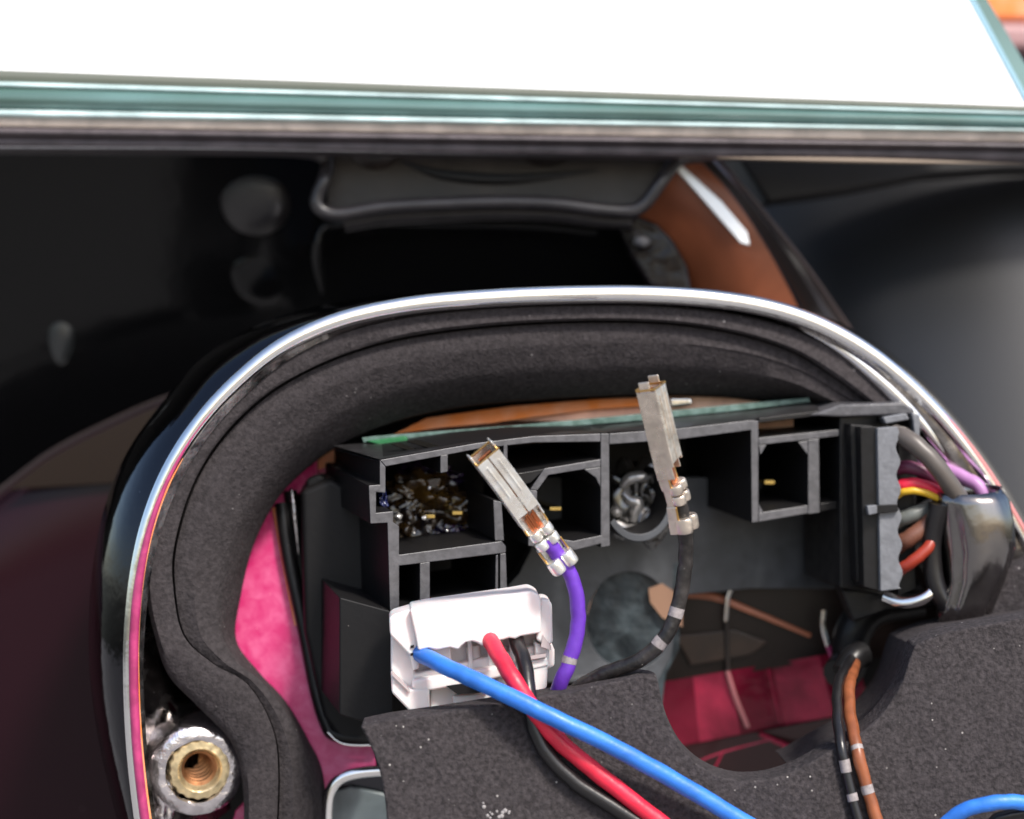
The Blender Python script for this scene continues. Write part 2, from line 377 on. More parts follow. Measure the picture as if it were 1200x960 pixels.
bm = B(); tube(bm, wirepath([(840, 185, 3.0), (1000, 188, 3.0), (1200, 192, 3.1)], 8), lambda f: .03 * math.sin(math.pi * f) + .004, 6); obj('seal_bead', bm, mat('seal_bead_tan', (.25, .19, .14), .5), t, smooth=True)
bm = B(); prism(bm, [(1132, -14), (1150, -14), (1176, 30), (1206, 82), (1206, 122)], lambda x, y: 3.0 + (126 - y) * .0075, (0, .25, -.08)); obj('side_edge', bm, ggreen, t, bevel=.02)
bm = B(); prism(bm, [(1128, -14), (1136, -14), (1206, 116), (1206, 128)], lambda x, y: 2.96 + (126 - y) * .0075, (0, .2, -.08)); obj('side_bevel', bm, mat('blue_glass_bevel', (.22, .38, .46), .2, coat=.5), t, bevel=.015)
# things glimpsed beyond the corner
bm = B(); prism(bm, [(1100, -60), (1300, -60), (1300, 26), (1100, 22)], 9, (0, 1, 0)); tag(obj('orange_block', bm, orange, bevel=.1), 'blurred orange block beyond the top right corner of the glass', 'block')
bm = B(); prism(bm, [(1100, 24), (1300, 28), (1300, 60), (1100, 60)], 8.8, (0, .8, 0)); tag(obj('pink_ledge', bm, mat('dusty_pink', (.42, .24, .24), .5), bevel=.15), 'dusty pink ledge just under the orange block', 'ledge')
bm = B(); prism(bm, [(1100, 62), (1300, 62), (1300, 180), (1100, 180)], 9.2, (0, .8, 0)); tag(obj('grey_slab', bm, mat('lilac_grey', (.24, .20, .25), .5), bevel=.15), 'lilac grey slab below the pink ledge', 'slab')

# ============================================================ CHROME RING
def BD(x): return .25 + .0015 * (x - 150)
lipc = [(172, 1010), (162, 940), (155, 870), (152, 800), (153, 735), (160, 670), (174, 610), (197, 553), (232, 497), (277, 448), (332, 405), (400, 375), (480, 358),
        (565, 350), (650, 346), (740, 345), (820, 349), (890, 359), (948, 376), (1000, 402), (1045, 434), (1088, 474), (1124, 515), (1158, 562), (1188, 612), (1222, 672)]
outc = [(150, 1010), (132, 940), (116, 870), (106, 800), (104, 730), (110, 655), (124, 590), (150, 528), (190, 472), (236, 420), (298, 382), (366, 360), (450, 346),
        (545, 340), (640, 337), (735, 337), (822, 341), (897, 351), (958, 367), (1010, 392), (1056, 423), (1100, 464), (1138, 508), (1172, 556), (1202, 606), (1236, 668)]
innc = [(188, 1010), (180, 940), (172, 870), (168, 800), (170, 735), (177, 675), (190, 618), (213, 562), (247, 508), (290, 461), (342, 419), (408, 388), (485, 369),
        (567, 360), (650, 356), (740, 355), (818, 359), (885, 369), (940, 387), (988, 413), (1030, 447), (1068, 485), (1100, 524), (1130, 570), (1158, 618), (1190, 676)]
t = thing('chrome_ring', 'chrome plated oval ring lined with foam, framing the black connector housing', 'chrome ring', P(160, 960, 1))
lc, oc, ic = [cm(c, 6) for c in (lipc, outc, innc)]
def LP(p, dz=0.): return P(p[0], p[1], BD(p[0]) + dz)
bm = B()
a = [LP(p, .02) for p in lc]
q1 = [P(l[0] * .7 + o[0] * .3, l[1] * .7 + o[1] * .3, BD(l[0]) + .10) for l, o in zip(lc, oc)]
q2 = [P(l[0] * .3 + o[0] * .7, l[1] * .3 + o[1] * .7, BD(l[0]) + .45) for l, o in zip(lc, oc)]
q3 = [P(o[0], o[1], BD(l[0]) + 1.2) for l, o in zip(lc, oc)]
def toward(p, f): return (600 + (p[0] - 600) * f, 700 + (p[1] - 700) * f)
q4 = [P(*toward(o, .985), BD(o[0]) + 2.4) for o in oc]
q5 = [P(*toward(o, .95), BD(o[0]) + 3.6) for o in oc]
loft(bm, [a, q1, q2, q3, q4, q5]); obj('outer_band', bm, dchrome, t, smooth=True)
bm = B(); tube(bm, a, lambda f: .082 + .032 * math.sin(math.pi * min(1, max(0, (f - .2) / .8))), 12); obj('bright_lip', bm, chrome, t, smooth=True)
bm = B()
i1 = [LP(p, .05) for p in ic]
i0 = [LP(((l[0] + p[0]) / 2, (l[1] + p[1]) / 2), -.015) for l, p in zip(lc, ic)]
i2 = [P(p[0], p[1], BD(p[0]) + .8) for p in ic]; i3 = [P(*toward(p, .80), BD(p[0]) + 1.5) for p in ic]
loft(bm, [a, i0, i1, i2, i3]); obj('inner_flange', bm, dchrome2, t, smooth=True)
# magenta reflection in the chrome, painted as a strip: thin at the crown, wide at the left foot
k0 = [i for i, p in enumerate(lc)][: int(11 * 6)]
bm = B(); pts = [P(lc[i][0] + 5.5 - 3 * i / len(k0), lc[i][1] + 1.5, BD(lc[i][0]) - .055) for i in k0]
tube(bm, pts, [max(.010, .058 * min(1, max(.2, (1 - i / len(k0)) * 2.6 - .55))) for i in k0], 10); obj('magenta_inlay', bm, mag_reflect, t, smooth=True)
bm = B(); pts = [P(lc[i][0] + 11.5 - 7 * i / len(k0), lc[i][1] + 3, BD(lc[i][0]) - .02) for i in k0[:45]]
tube(bm, pts, [.028 * (1 - i / 60.) for i in k0[:45]], 8); obj('orange_inlay', bm, orange, t, smooth=True)  # orange reflection beside it, painted as a second strip
bm = B(); idx = range(19 * 6, len(lc)); pts = [P(lc[i][0] + 6, lc[i][1] + 0, BD(lc[i][0]) - .03) for i in idx]
tube(bm, pts, [.012 + .028 * min(1, j / 20.) for j, i in enumerate(idx)], 10); obj('pink_inlay', bm, mat('salmon_inlay', (.60, .22, .21), .25, coat=.5), t, smooth=True)  # pink reflection on the right of the lip, painted on
bm = B(); idx = range(18 * 6, 23 * 6); pts = [P(ic[i][0] + 2, ic[i][1], BD(ic[i][0]) + .1) for i in idx]
tube(bm, pts, [.085 * math.sin(math.pi * (j + .6) / (len(idx) + .2)) + .015 for j, i in enumerate(idx)], 10); obj('bright_inner_lip', bm, chrome, t, smooth=True)

# threaded boss, lower left
bx = thing('threaded_boss', 'round cast metal boss with a brass threaded insert, lower left inside the ring', 'threaded boss', P(232, 902, .9))
axv = Vector((.24, -1, -.16)).normalized()
c0 = P(234, 902, .75)
bm = B(); lathe(bm, [(.375, .0), (.385, .03), (.44, .035), (.51, .02), (.555, -.03), (.575, -.10), (.60, -.9)], c0 - Vector((.03, 0, .02)), axv, 64, wob=.05)
obj('cast_collar', bm, alu, bx, smooth=True)
bm = B()
prof = [(.37, -.3), (.372, -.01), (.35, .03), (.27, .045), (.245, .02), (.235, -.02), (.215, -.05)]
lathe(bm, prof, c0, axv, 72)
for v in bm.verts:      # knurl
    r = (v.co - c0); h = r.dot(axv); rad = r - axv * h
    if rad.length > .34: v.co = c0 + axv * h + rad * (1 + .02 * math.copysign(1, math.sin(math.atan2(rad.z, rad.x) * 18)))
obj('brass_insert', bm, brass, bx, smooth=True)
bm = B(); prof = []
for k in range(6): prof += [(.235, -.05 - k * .13), (.225, -.08 - k * .13), (.175, -.10 - k * .13), (.175, -.13 - k * .13)]
prof.append((.001, -.84)); lathe(bm, prof, c0, axv, 48); obj('thread', bm, brassd, bx, smooth=False)
bm = B(); blob(bm, P(196, 868, 1.25), .34, (.8, .6, 1.2), .35, 1.5, 3); obj('casting_web', bm, dchrome2, bx, smooth=True)
bm = B(); blob(bm, P(190, 930, 1.0), .22, (.9, .9, 1.5), .45, 2.2, 4); obj('casting_web', bm, alu, bx, smooth=True)

# ============================================================ INTERIOR OF THE RING
it = thing('inner_pan', 'magenta and dark lacquered pan deep inside the ring, seen round the connector housing', 'pan', P(500, 800, 3))
def md(x, y): return 1.9 - (y - 600) * .0016
bm = B(); prism(bm, [(300, 520), (372, 520), (372, 560), (326, 600), (336, 660), (352, 735), (366, 800), (378, 848), (392, 868), (440, 872), (440, 905), (400, 912), (384, 925), (384, 1000), (262, 1000), (276, 950), (296, 930), (290, 800), (268, 780), (268, 690)], md, (0, .2, 0))
obj('magenta_plate', bm, magenta, it, bevel=.02)  # pink patch reflected in the chrome, painted on a plate
def mp(pts, o): return wirepath([(x, y, md(x, y) - o) for x, y in pts], 8)
bm = B(); tube(bm, mp([(321, 595), (331, 650), (347, 733)], .03), .025, 8); obj('orange_edge', bm, orange, it, smooth=True)
bm = B(); tube(bm, mp([(330, 590), (338, 650), (357, 740), (370, 805), (382, 846), (396, 862), (450, 866)], .1), .085, 10); obj('black_edging', bm, plastic, it, smooth=True)
bm = B(); tube(bm, mp([(384, 858), (396, 869), (412, 873), (445, 873)], .17), .02, 8); obj('bright_edge', bm, chrome, it, smooth=True)  # highlight along the black edging, modelled as a bright tube
bm = B(); prism(bm, [(360, 548), (392, 520), (392, 545), (376, 552)], 2.15, (0, .1, 0)); obj('orange_patch', bm, orange, it)  # orange and pink reflections as small coloured plates
bm = B(); prism(bm, [(340, 560), (392, 545), (392, 562), (360, 568)], 2.13, (0, .1, 0)); obj('magenta_patch', bm, magenta, it)
# orange reflections above the circuit board, painted as coloured strips
bm = B(); prism(bm, [(455, 515), (500, 490), (600, 476), (700, 468), (780, 464), (850, 466), (930, 476), (930, 500), (455, 530)], lambda x, y: 2.3 - (y - 465) * .006, (0, .1, 0)); obj('lower_strip', bm, peach, it)
bm = B(); prism(bm, [(455, 512), (500, 490), (600, 476), (700, 468), (780, 466), (776, 474), (690, 480), (600, 492), (500, 508)], lambda x, y: 2.2 - (y - 465) * .008, (0, .1, 0)); obj('orange_strip', bm, orange, it)
bm = B(); prism(bm, [(784, 466), (810, 466), (812, 474), (786, 477)], 2.0, (0, .1, 0)); obj('bright_spot', bm, chrome, it, bevel=.03)
# lower pan seen through the foam notch: chrome reflections painted as coloured facets
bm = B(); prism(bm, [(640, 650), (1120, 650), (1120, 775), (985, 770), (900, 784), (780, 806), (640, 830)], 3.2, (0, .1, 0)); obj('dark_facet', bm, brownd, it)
ct_ = lambda x: 812 - (x - 700) * .168
cb_ = lambda x: 893 - (x - 700) * .193
mag2 = mat('bright_crimson_enamel', (.42, .03, .075), .22, spec=.6, var=.8, vscale=1.6, big=.3, bigscale=1.5)
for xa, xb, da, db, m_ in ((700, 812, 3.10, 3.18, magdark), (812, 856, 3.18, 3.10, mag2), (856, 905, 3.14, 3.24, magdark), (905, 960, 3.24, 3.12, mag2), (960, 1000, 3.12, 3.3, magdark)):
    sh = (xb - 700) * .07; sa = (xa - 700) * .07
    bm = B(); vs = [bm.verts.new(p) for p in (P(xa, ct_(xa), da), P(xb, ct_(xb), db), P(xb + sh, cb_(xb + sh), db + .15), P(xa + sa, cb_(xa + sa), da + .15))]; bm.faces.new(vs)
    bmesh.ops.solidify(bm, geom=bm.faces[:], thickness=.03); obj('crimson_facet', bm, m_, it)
for q in ([(740, 826, 3.05), (758, 860, 3.1)], [(900, 783, 3.08), (915, 848, 3.15)], [(800, 902, 3.15), (840, 884, 3.15), (905, 866, 3.15)], [(835, 905, 3.15), (848, 880, 3.15)]):
    bm = B(); tube(bm, wirepath(q, 6), .014, 6); obj('streak_seam', bm, magdark, it, smooth=True)
bm = B(); prism(bm, [(790, 745), (860, 738), (900, 752), (880, 768), (810, 780)], 3.1, (0, .05, 0)); obj('dark_facet', bm, mat('warm_brown_lacquer', (.035, .018, .012), .3, var=.8, vscale=1.5), it, bevel=.02)
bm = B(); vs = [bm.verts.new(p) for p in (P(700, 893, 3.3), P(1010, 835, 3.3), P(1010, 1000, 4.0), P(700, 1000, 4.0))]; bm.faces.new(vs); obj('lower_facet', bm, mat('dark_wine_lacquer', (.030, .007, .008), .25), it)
bm = B(); tube(bm, wirepath([(720, 705, 3.15), (770, 697, 3.1), (830, 698, 3.1), (880, 716, 3.1), (950, 745, 3.12)], 8), lambda f: .075 * (1 - f * .6), 8, flat=.4); obj('orange_strip', bm, mat('copper_orange_enamel', (.42, .14, .07), .3), it, smooth=True)
for q, m_ in (([(856, 690, 3.0), (852, 704, 3.0), (850, 728, 3.0)], chrome), ([(851, 728, 3.1), (852, 760, 3.1), (853, 786, 3.1)], smoke), ([(852, 786, 3.1), (862, 818, 3.15), (876, 852, 3.25)], mat('pink_seam', (.45, .16, .17), .3)), ([(890, 860, 3.3), (930, 878, 3.3), (950, 885, 3.3)], magdark), ([(965, 715, 2.6), (964, 735, 2.6), (970, 757, 2.6)], chrome), ([(970, 757, 2.6), (978, 776, 2.6)], mag_reflect)):
    bm = B(); tube(bm, wirepath(q, 6), .035, 8); obj('seam', bm, m_, it, smooth=True)
# curved black collar at the right of the notch
bm = B(); tube(bm, wirepath([(1080, 700, 2.4), (1025, 712, 2.4), (1000, 740, 2.4), (995, 775, 2.4), (985, 792, 2.2)], 8), .24, 14); obj('black_collar', bm, plastic, it, smooth=True)
bm = B(); tube(bm, wirepath([(990, 790, 1.4), (1000, 772, 1.5), (1010, 766, 1.6)], 8), .17, 14); obj('black_collar', bm, plastic, it, smooth=True)
bm = B(); prism(bm, [(170, 560), (330, 450), (600, 400), (900, 410), (1010, 450), (1090, 600), (1100, 1100), (170, 1100)], 4.15, (0, .1, 0)); obj('pan_back', bm, plastic_m, it)
# chrome clip low at the left of the foam
ct = thing('chrome_clip', 'small bent chrome clip beside the lower left end of the front foam', 'clip', P(410, 930, 1.6))
bm = B(); tube(bm, wirepath([(470, 902, 1.25), (425, 905, 1.25), (400, 912, 1.25), (388, 926, 1.25), (384, 950, 1.25), (384, 1000, 1.25)], 8), .07, 12); obj('bent_rod', bm, chrome, ct, smooth=True)
bm = B(); prism(bm, [(384, 905), (470, 905), (470, 1000), (384, 1000)], 2.05, (0, .1, 0)); obj('dark_backing', bm, dchrome, ct)
bm = B(); prism(bm, [(384, 930), (410, 922), (450, 930), (470, 945), (470, 1000), (384, 1000)], 1.9, (0, .1, 0)); obj('pale_plate', bm, paleb, ct, bevel=.03)

# ============================================================ FOAM GASKET
st = [((285, 1010), (322, 1010), (366, 1010), (386, 1010)), ((285, 925), (326, 905), (364, 915), (380, 912)), ((272, 872), (318, 850), (346, 852), (362, 868)), ((234, 830), (290, 802), (312, 803), (335, 822)),
      ((198, 792), (250, 778), (277, 773), (303, 787)), ((182, 748), (215, 745), (259, 740), (277, 750)), ((171, 690), (203, 690), (259, 690), (282, 700)), ((177, 630), (204, 640), (270, 640), (297, 640)),
      ((197, 563), (225, 570), (296, 580), (322, 590)), ((237, 499), (262, 510), (333, 530), (352, 556)), ((291, 444), (318, 458), (385, 490), (402, 520)), ((362, 401), (390, 420), (460, 460), (472, 492)),
      ((446, 375), (470, 396), (540, 444), (546, 477)), ((548, 361), (570, 382), (630, 436), (632, 469)), ((660, 356), (680, 376), (720, 432), (722, 464)), ((770, 357), (780, 378), (810, 432), (812, 463)),
      ((862, 368), (862, 390), (880, 440), (882, 468)), ((938, 388), (930, 412), (930, 452), (932, 472)), ((998, 419), (982, 444), (967, 468), (968, 480)), ((1052, 464), (1030, 480), (1008, 487), (1006, 492))]
GA, GB, GD_, GE = [cm([s[i] for s in st], 6) for i in range(4)]
def GD(p): return .25 + .0015 * (p[0] - 150)
gt = thing('foam_gasket', 'stepped black foam gasket lining the inside of the chrome ring', 'foam gasket', P(300, 700, 1))
def mix(a, b, f): return (a[0] * (1 - f) + b[0] * f, a[1] * (1 - f) + b[1] * f)
bm = B(); loft(bm, [[P(*a, GD(a) + .9) for a in GA], [P(*a, GD(a) + .18) for a in GA], [P(*mix(a, b, .15), GD(a) + .10) for a, b in zip(GA, GB)], [P(*mix(a, b, .85), GD(b) + .06) for a, b in zip(GA, GB)],
                    [P(*b, GD(b) + .10) for b in GB], [P(*b, GD(b) + .9) for b in GB]], closed=True)
obj('outer_step', bm, foam_g, gt, smooth=True)
bm = B(); loft(bm, [[P(*b, GD(b) + .9) for b in GB], [P(*mix(b, d, .01), GD(b) + .32) for b, d in zip(GB, GD_)], [P(*mix(b, d, .05), GD(b) + .22) for b, d in zip(GB, GD_)], [P(*mix(b, d, .45), GD(b) + .20) for b, d in zip(GB, GD_)], [P(*mix(b, d, .5), GD(b) + .225) for b, d in zip(GB, GD_)],
                    [P(*mix(b, d, .92), GD(d) + .24) for b, d in zip(GB, GD_)], [P(*mix(d, e, .12), GD(d) + .34) for d, e in zip(GD_, GE)], [P(*mix(d, e, .95), GD(e) + .75) for d, e in zip(GD_, GE)],
                    [P(*e, GD(e) + 1.2) for e in GE], [P(*mix(e, b, .1), GD(e) + 1.5) for e, b in zip(GE, GB)]], closed=True)
obj('inner_step', bm, foam_g, gt, smooth=True)

# ============================================================ CONNECTOR HOUSING
def FD(x, y=0): return .0030 * (x - 455)
FV = Vector((-.30, .95, .10))
ht = thing('connector_housing', 'black plastic connector housing with many open sockets in the middle of the ring', 'connector housing', P(700, 600, 1.5))
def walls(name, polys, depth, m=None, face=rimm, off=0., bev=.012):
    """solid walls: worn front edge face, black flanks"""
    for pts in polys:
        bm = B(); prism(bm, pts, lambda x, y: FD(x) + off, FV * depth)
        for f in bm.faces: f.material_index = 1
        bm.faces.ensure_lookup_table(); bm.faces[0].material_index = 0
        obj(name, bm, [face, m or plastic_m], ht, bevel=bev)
# left block
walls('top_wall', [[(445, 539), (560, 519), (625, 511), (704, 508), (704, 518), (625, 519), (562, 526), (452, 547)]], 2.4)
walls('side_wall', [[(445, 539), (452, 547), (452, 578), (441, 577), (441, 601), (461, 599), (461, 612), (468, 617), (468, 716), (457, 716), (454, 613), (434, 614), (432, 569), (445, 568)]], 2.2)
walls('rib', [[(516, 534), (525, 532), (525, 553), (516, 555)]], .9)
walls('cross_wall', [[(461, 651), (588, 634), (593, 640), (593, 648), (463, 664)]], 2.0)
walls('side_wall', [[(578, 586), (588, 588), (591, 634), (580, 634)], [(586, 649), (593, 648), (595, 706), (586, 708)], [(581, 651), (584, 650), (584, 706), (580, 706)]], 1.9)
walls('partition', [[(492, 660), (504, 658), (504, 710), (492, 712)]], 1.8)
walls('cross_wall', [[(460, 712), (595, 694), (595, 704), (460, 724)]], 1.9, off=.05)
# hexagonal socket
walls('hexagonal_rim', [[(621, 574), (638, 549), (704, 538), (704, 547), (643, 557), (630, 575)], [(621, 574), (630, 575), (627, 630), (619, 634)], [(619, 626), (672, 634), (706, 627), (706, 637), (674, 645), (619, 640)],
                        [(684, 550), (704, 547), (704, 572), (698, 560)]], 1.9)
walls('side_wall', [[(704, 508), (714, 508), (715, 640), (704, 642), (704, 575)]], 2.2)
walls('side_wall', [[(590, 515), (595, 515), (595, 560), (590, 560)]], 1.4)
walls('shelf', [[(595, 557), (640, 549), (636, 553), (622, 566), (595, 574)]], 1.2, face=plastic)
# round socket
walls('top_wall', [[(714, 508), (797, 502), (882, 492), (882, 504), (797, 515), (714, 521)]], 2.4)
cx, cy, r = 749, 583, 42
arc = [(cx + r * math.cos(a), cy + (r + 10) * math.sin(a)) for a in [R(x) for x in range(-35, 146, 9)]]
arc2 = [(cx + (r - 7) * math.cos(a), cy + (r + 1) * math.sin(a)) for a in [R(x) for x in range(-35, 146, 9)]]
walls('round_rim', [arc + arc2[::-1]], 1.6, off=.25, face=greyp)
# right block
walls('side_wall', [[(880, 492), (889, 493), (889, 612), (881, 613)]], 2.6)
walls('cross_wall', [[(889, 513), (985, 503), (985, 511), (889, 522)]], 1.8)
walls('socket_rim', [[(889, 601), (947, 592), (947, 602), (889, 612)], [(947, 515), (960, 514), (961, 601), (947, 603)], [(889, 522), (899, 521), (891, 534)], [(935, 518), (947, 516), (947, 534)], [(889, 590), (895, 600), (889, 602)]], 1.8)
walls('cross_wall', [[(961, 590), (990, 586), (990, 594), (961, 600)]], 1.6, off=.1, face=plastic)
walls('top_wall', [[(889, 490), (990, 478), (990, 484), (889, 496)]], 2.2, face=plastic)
# side skins running back to the left (what shows of the flanks)
bm = B(); prism(bm, [(352, 575), (388, 560), (440, 590), (452, 716), (456, 860), (400, 872), (378, 840), (356, 740)], 1.3, (-.1, 1.4, .1)); obj('lower_body', bm, plastic_m, ht, bevel=.08, seg=3)
bm = B(); prism(bm, [(398, 700), (457, 716), (461, 724), (461, 850), (440, 850), (398, 838)], -.05, (-.35, 1.5, .15)); obj('lower_body', bm, plastic_m, ht, bevel=.02)
bm = B(); tube(bm, wirepath([(340, 575, 1.9), (346, 620, 1.9), (358, 700, 1.9), (374, 790, 1.9)], 8), .085, 10); obj('seal_rib', bm, plastic, ht, smooth=True)
bm = B(); tube(bm, wirepath([(341, 572, 1.80), (345, 600, 1.78), (350, 650, 1.8)], 8), lambda f: .035 * math.sin(math.pi * f) + .01, 8); obj('worn_edge', bm, alu, ht, smooth=True)  # chrome reflection painted in as a silver streak
bm = B(); prism(bm, [(357, 562), (372, 555), (384, 560), (386, 700), (372, 720), (366, 640)], 1.5, (0, 1, .0)); obj('seal_rib', bm, plastic_m, ht, bevel=.06, seg=3)
# floor at the back of the sockets
bm = B(); prism(bm, [(400, 530), (960, 470), (960, 640), (620, 660), (600, 720), (430, 735)], lambda x, y: FD(x) + 2.35, (0, .15, 0)); obj('socket_floor', bm, plastic_m, ht)
# grey base plate with two round openings
def circ(cx, cy, rx, ry, n=36): return [(cx + rx * math.cos(2 * math.pi * k / n), cy + ry * math.sin(2 * math.pi * k / n)) for k in range(n)]
arcL = [(617 + 0 * k, 0) for k in ()]
plate = [(632, 560), (905, 560), (1000, 600), (1010, 690), (880, 690), (806, 697), (797, 706), (795, 740), (786, 772), (770, 800), (640, 800), (590, 740), (592, 690), (608, 672), (622, 645), (626, 610)]
bm = B(); holed(bm, [plate, circ(738, 728, 50, 58)], lambda x, y: FD(x) + 1.55, (-.05, .3, .03)); obj('base_plate', bm, greyp, ht, bevel=.015)
bm = B(); prism(bm, [(672, 660), (798, 660), (796, 760), (780, 790), (775, 830), (672, 830)], 2.55, (0, .1, 0)); obj('casting_behind_plate', bm, mottle, ht)
bm = B(); prism(bm, [(672, 720), (702, 668), (708, 676), (694, 700), (682, 745), (672, 750)], 2.45, (0, .05, 0)); obj('pale_edge', bm, peach, ht)  # peach reflection painted as a pale strip
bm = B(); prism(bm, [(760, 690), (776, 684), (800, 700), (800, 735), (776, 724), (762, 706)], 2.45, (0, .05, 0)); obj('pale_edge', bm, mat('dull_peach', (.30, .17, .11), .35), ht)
# right tower
bm = B(); prism(bm, [(984, 488), (1070, 480), (1078, 488), (1078, 510), (1070, 690), (1040, 700), (984, 690)], lambda x, y: 1.55 + .002 * (x - 984), (-.3, 1.3, .1)); obj('end_tower', bm, plastic, ht, bevel=.03)
bm = B(); prism(bm, [(996, 497), (1024, 499), (1027, 690), (1004, 682)], 1.35, (-.1, .5, .02)); obj('end_rib', bm, plastic, ht, bevel=.02)
bm = B(); prism(bm, [(948, 487), (985, 474), (1060, 472), (1072, 480), (1072, 486), (985, 489)], 1.45, (-.2, 1.2, .1)); obj('end_cap', bm, rimm, ht, bevel=.04, seg=3)
for pts in ([(1034, 489), (1062, 484), (1066, 492), (1038, 497)], [(1068, 483), (1078, 486), (1078, 520), (1072, 518), (1070, 494)]):
    bm = B(); prism(bm, pts, 1.3, (0, .4, 0)); obj('latch', bm, rim_w, ht, bevel=.02)
# circuit board edge
t = thing('circuit_board', 'green circuit board seen edge on above the black connector housing', 'circuit board', P(700, 490, 1.9))
bm = B(); prism(bm, [(424, 513), (440, 511), (600, 499), (740, 486), (860, 474), (948, 466), (950, 471), (860, 482), (740, 494), (600, 505), (480, 514), (426, 519)], lambda x, y: 1.3 + .0012 * (x - 424), (-.05, 1.0, -.02)); obj('board', bm, pcbm, t, bevel=.008)
bm = B(); prism(bm, [(428, 517), (476, 511), (478, 517), (468, 521), (445, 522)], 1.2, (0, .3, 0)); obj('solder_mask', bm, solder, t, bevel=.02)
# sloped black roof in front of the board
def roofd(x, y): return FD(x) + .05 + max(0, (512 - y + (600 - x) * .09)) * .03
bm = B(); A1 = [(445, 539), (560, 519), (625, 511), (704, 508), (797, 502), (882, 492), (960, 482)]
A2 = [(390, 522), (470, 517), (600, 508), (704, 499), (800, 489), (890, 480), (955, 472)]
loft(bm, [[P(x, y - .5, FD(x) + .01) for x, y in A1], [P(x, y, 1.25 + .0012 * (x - 400)) for x, y in A2]]); 
loft(bm, [[P(x, y - .5, FD(x) + .01) - Vector((0, 0, .03)) for x, y in A1], [P(x, y, 1.25 + .0012 * (x - 400)) - Vector((0, 0, .05)) for x, y in A2]]); obj('roof', bm, mat('roof_plastic', (.022, .021, .022), .35, var=.5, vscale=3, bump=.2, bscale=10), ht)
for pts in ([(458, 520), (468, 519), (492, 528), (484, 530)], [(476, 517), (488, 515), (520, 524), (506, 526)]):
    bm = B(); prism(bm, pts, .42, (0, .05, -.01)); obj('roof_slot', bm, gloss, ht)
# glue, gel and pins inside the sockets
gl = thing('sealant', 'glossy dark amber and violet residue melted in the upper left socket', 'sealant', P(500, 600, .8))
rn = random.Random(3)
melt = mat('melted_residue', (.006, .005, .009), .10, spec=.7, var=1., vscale=3.8, col2=(.085, .045, .008), coat=.6, big=.5, bigscale=4)
melt_p = mat('melted_violet_residue', (.008, .008, .03), .10, spec=.8, var=1., vscale=5, col2=(.05, .02, .07), coat=.6, big=.5, bigscale=4)
for x, y, o_, r_, sq, m_ in ((488, 578, 1.25, .34, (1.2, .5, .7), melt), (520, 600, 1.35, .40, (1.1, .45, .7), melt), (480, 612, 1.2, .30, (1.0, .5, .8), melt), (545, 622, 1.3, .26, (1.3, .5, .5), melt_p), (500, 560, 1.5, .30, (1.2, .4, .6), melt_p), (449, 586, .5, .085, (.6, 1, 1.4), gel_blue), (520, 625, 1.15, .16, (1.4, .6, .6), melt_p)):
    bm = B(); blob(bm, P(x, y, FD(x) + o_), r_, sq, .6, 2.6, 5); obj('melted_mass', bm, m_, gl, smooth=True)
for x, y, r in ((467, 606, .05), (497, 607, .035), (485, 625, .02), (503, 572, .025), (524, 622, .02), (535, 636, .025)):
    bm = B(); blob(bm, P(x, y, FD(x) + .45), r, (1, 1, 1), .4, 2, 2); obj('gel_bead', bm, clearg, gl, smooth=True)
for k, (x, y, dx) in enumerate(((498, 603, 12), (530, 599, 12), (644, 594, 14), (896, 563, 12))):
    bm = B(); prism(bm, [(x, y), (x + dx, y), (x + dx, y + 4.5), (x, y + 4.5)], FD(x) + .75, Vector((-.35, 1.1, .08))); 
    o = obj('contact_pin', bm, gold, ht, bevel=.006)
g2 = thing('silicone_blob', 'clear shiny silicone blob filling the round socket', 'sealant', P(748, 585, 1.8))
bm = B(); blob(bm, P(749, 588, FD(750) + 1.05), .42, (.92, .5, 1.15), .5, 2.6, 5); obj('dark_core', bm, gel, g2, smooth=True)
for q in ([(728, 572), (736, 562), (752, 559), (760, 562)], [(730, 578), (738, 586), (748, 590), (744, 600), (742, 612)], [(722, 612), (736, 620), (752, 618), (760, 606), (772, 598), (778, 592)], [(764, 556), (774, 568), (778, 582)], [(716, 596), (722, 600), (727, 596)]):
    bm = B(); tube(bm, cm([P(x, y, FD(750) + .86) for x, y in q], 6), lambda f: .04 + .04 * math.sin(math.pi * f), 10); obj('silicone_strand', bm, clearg, g2, smooth=True)

# ============================================================ WHITE PLUG AND ITS WIRES
wt = thing('white_plug', 'white nylon plug with blue, red and black wires pushed into the lower left socket', 'plug', P(550, 770, -.7))
PV = Vector((-.05, .95, .04))
def pd(o): return lambda x, y: -.95 + .0020 * (x - 455) + o
def wp(name, pts, o, dep, bev=.03, **k):
    bm = B(); prism(bm, pts, pd(o), PV * dep); return obj(name, bm, white, wt, bevel=bev, seg=3, **k)
wp('upper_hood', [(480, 714), (500, 710), (600, 696), (622, 692), (632, 697), (634, 704), (634, 742), (610, 746), (604, 749), (597, 748), (590, 750), (576, 753), (566, 758), (560, 754), (554, 752), (546, 753), (541, 757), (537, 762), (528, 759), (512, 762), (502, 760), (490, 763), (487, 745)], -.10, .75)
wp('end_ear', [(634, 702), (643, 703), (647, 708), (648, 754), (640, 757), (628, 750), (630, 740)], .02, .6)
wp('end_ear', [(456, 724), (462, 720), (482, 714), (489, 745), (491, 784), (484, 787), (480, 768), (457, 744)], .02, .6)
wp('middle_body', [(458, 742), (484, 765), (486, 790), (646, 752), (650, 762), (650, 781), (642, 784), (486, 812), (480, 810), (458, 785)], .22, .6)
wp('inner_block', [(486, 745), (640, 725), (642, 790), (490, 815)], .42, .5)
wp('crossbar', [(484, 797), (560, 785), (642, 770), (643, 781), (560, 800), (490, 812), (482, 806)], .06, .4)
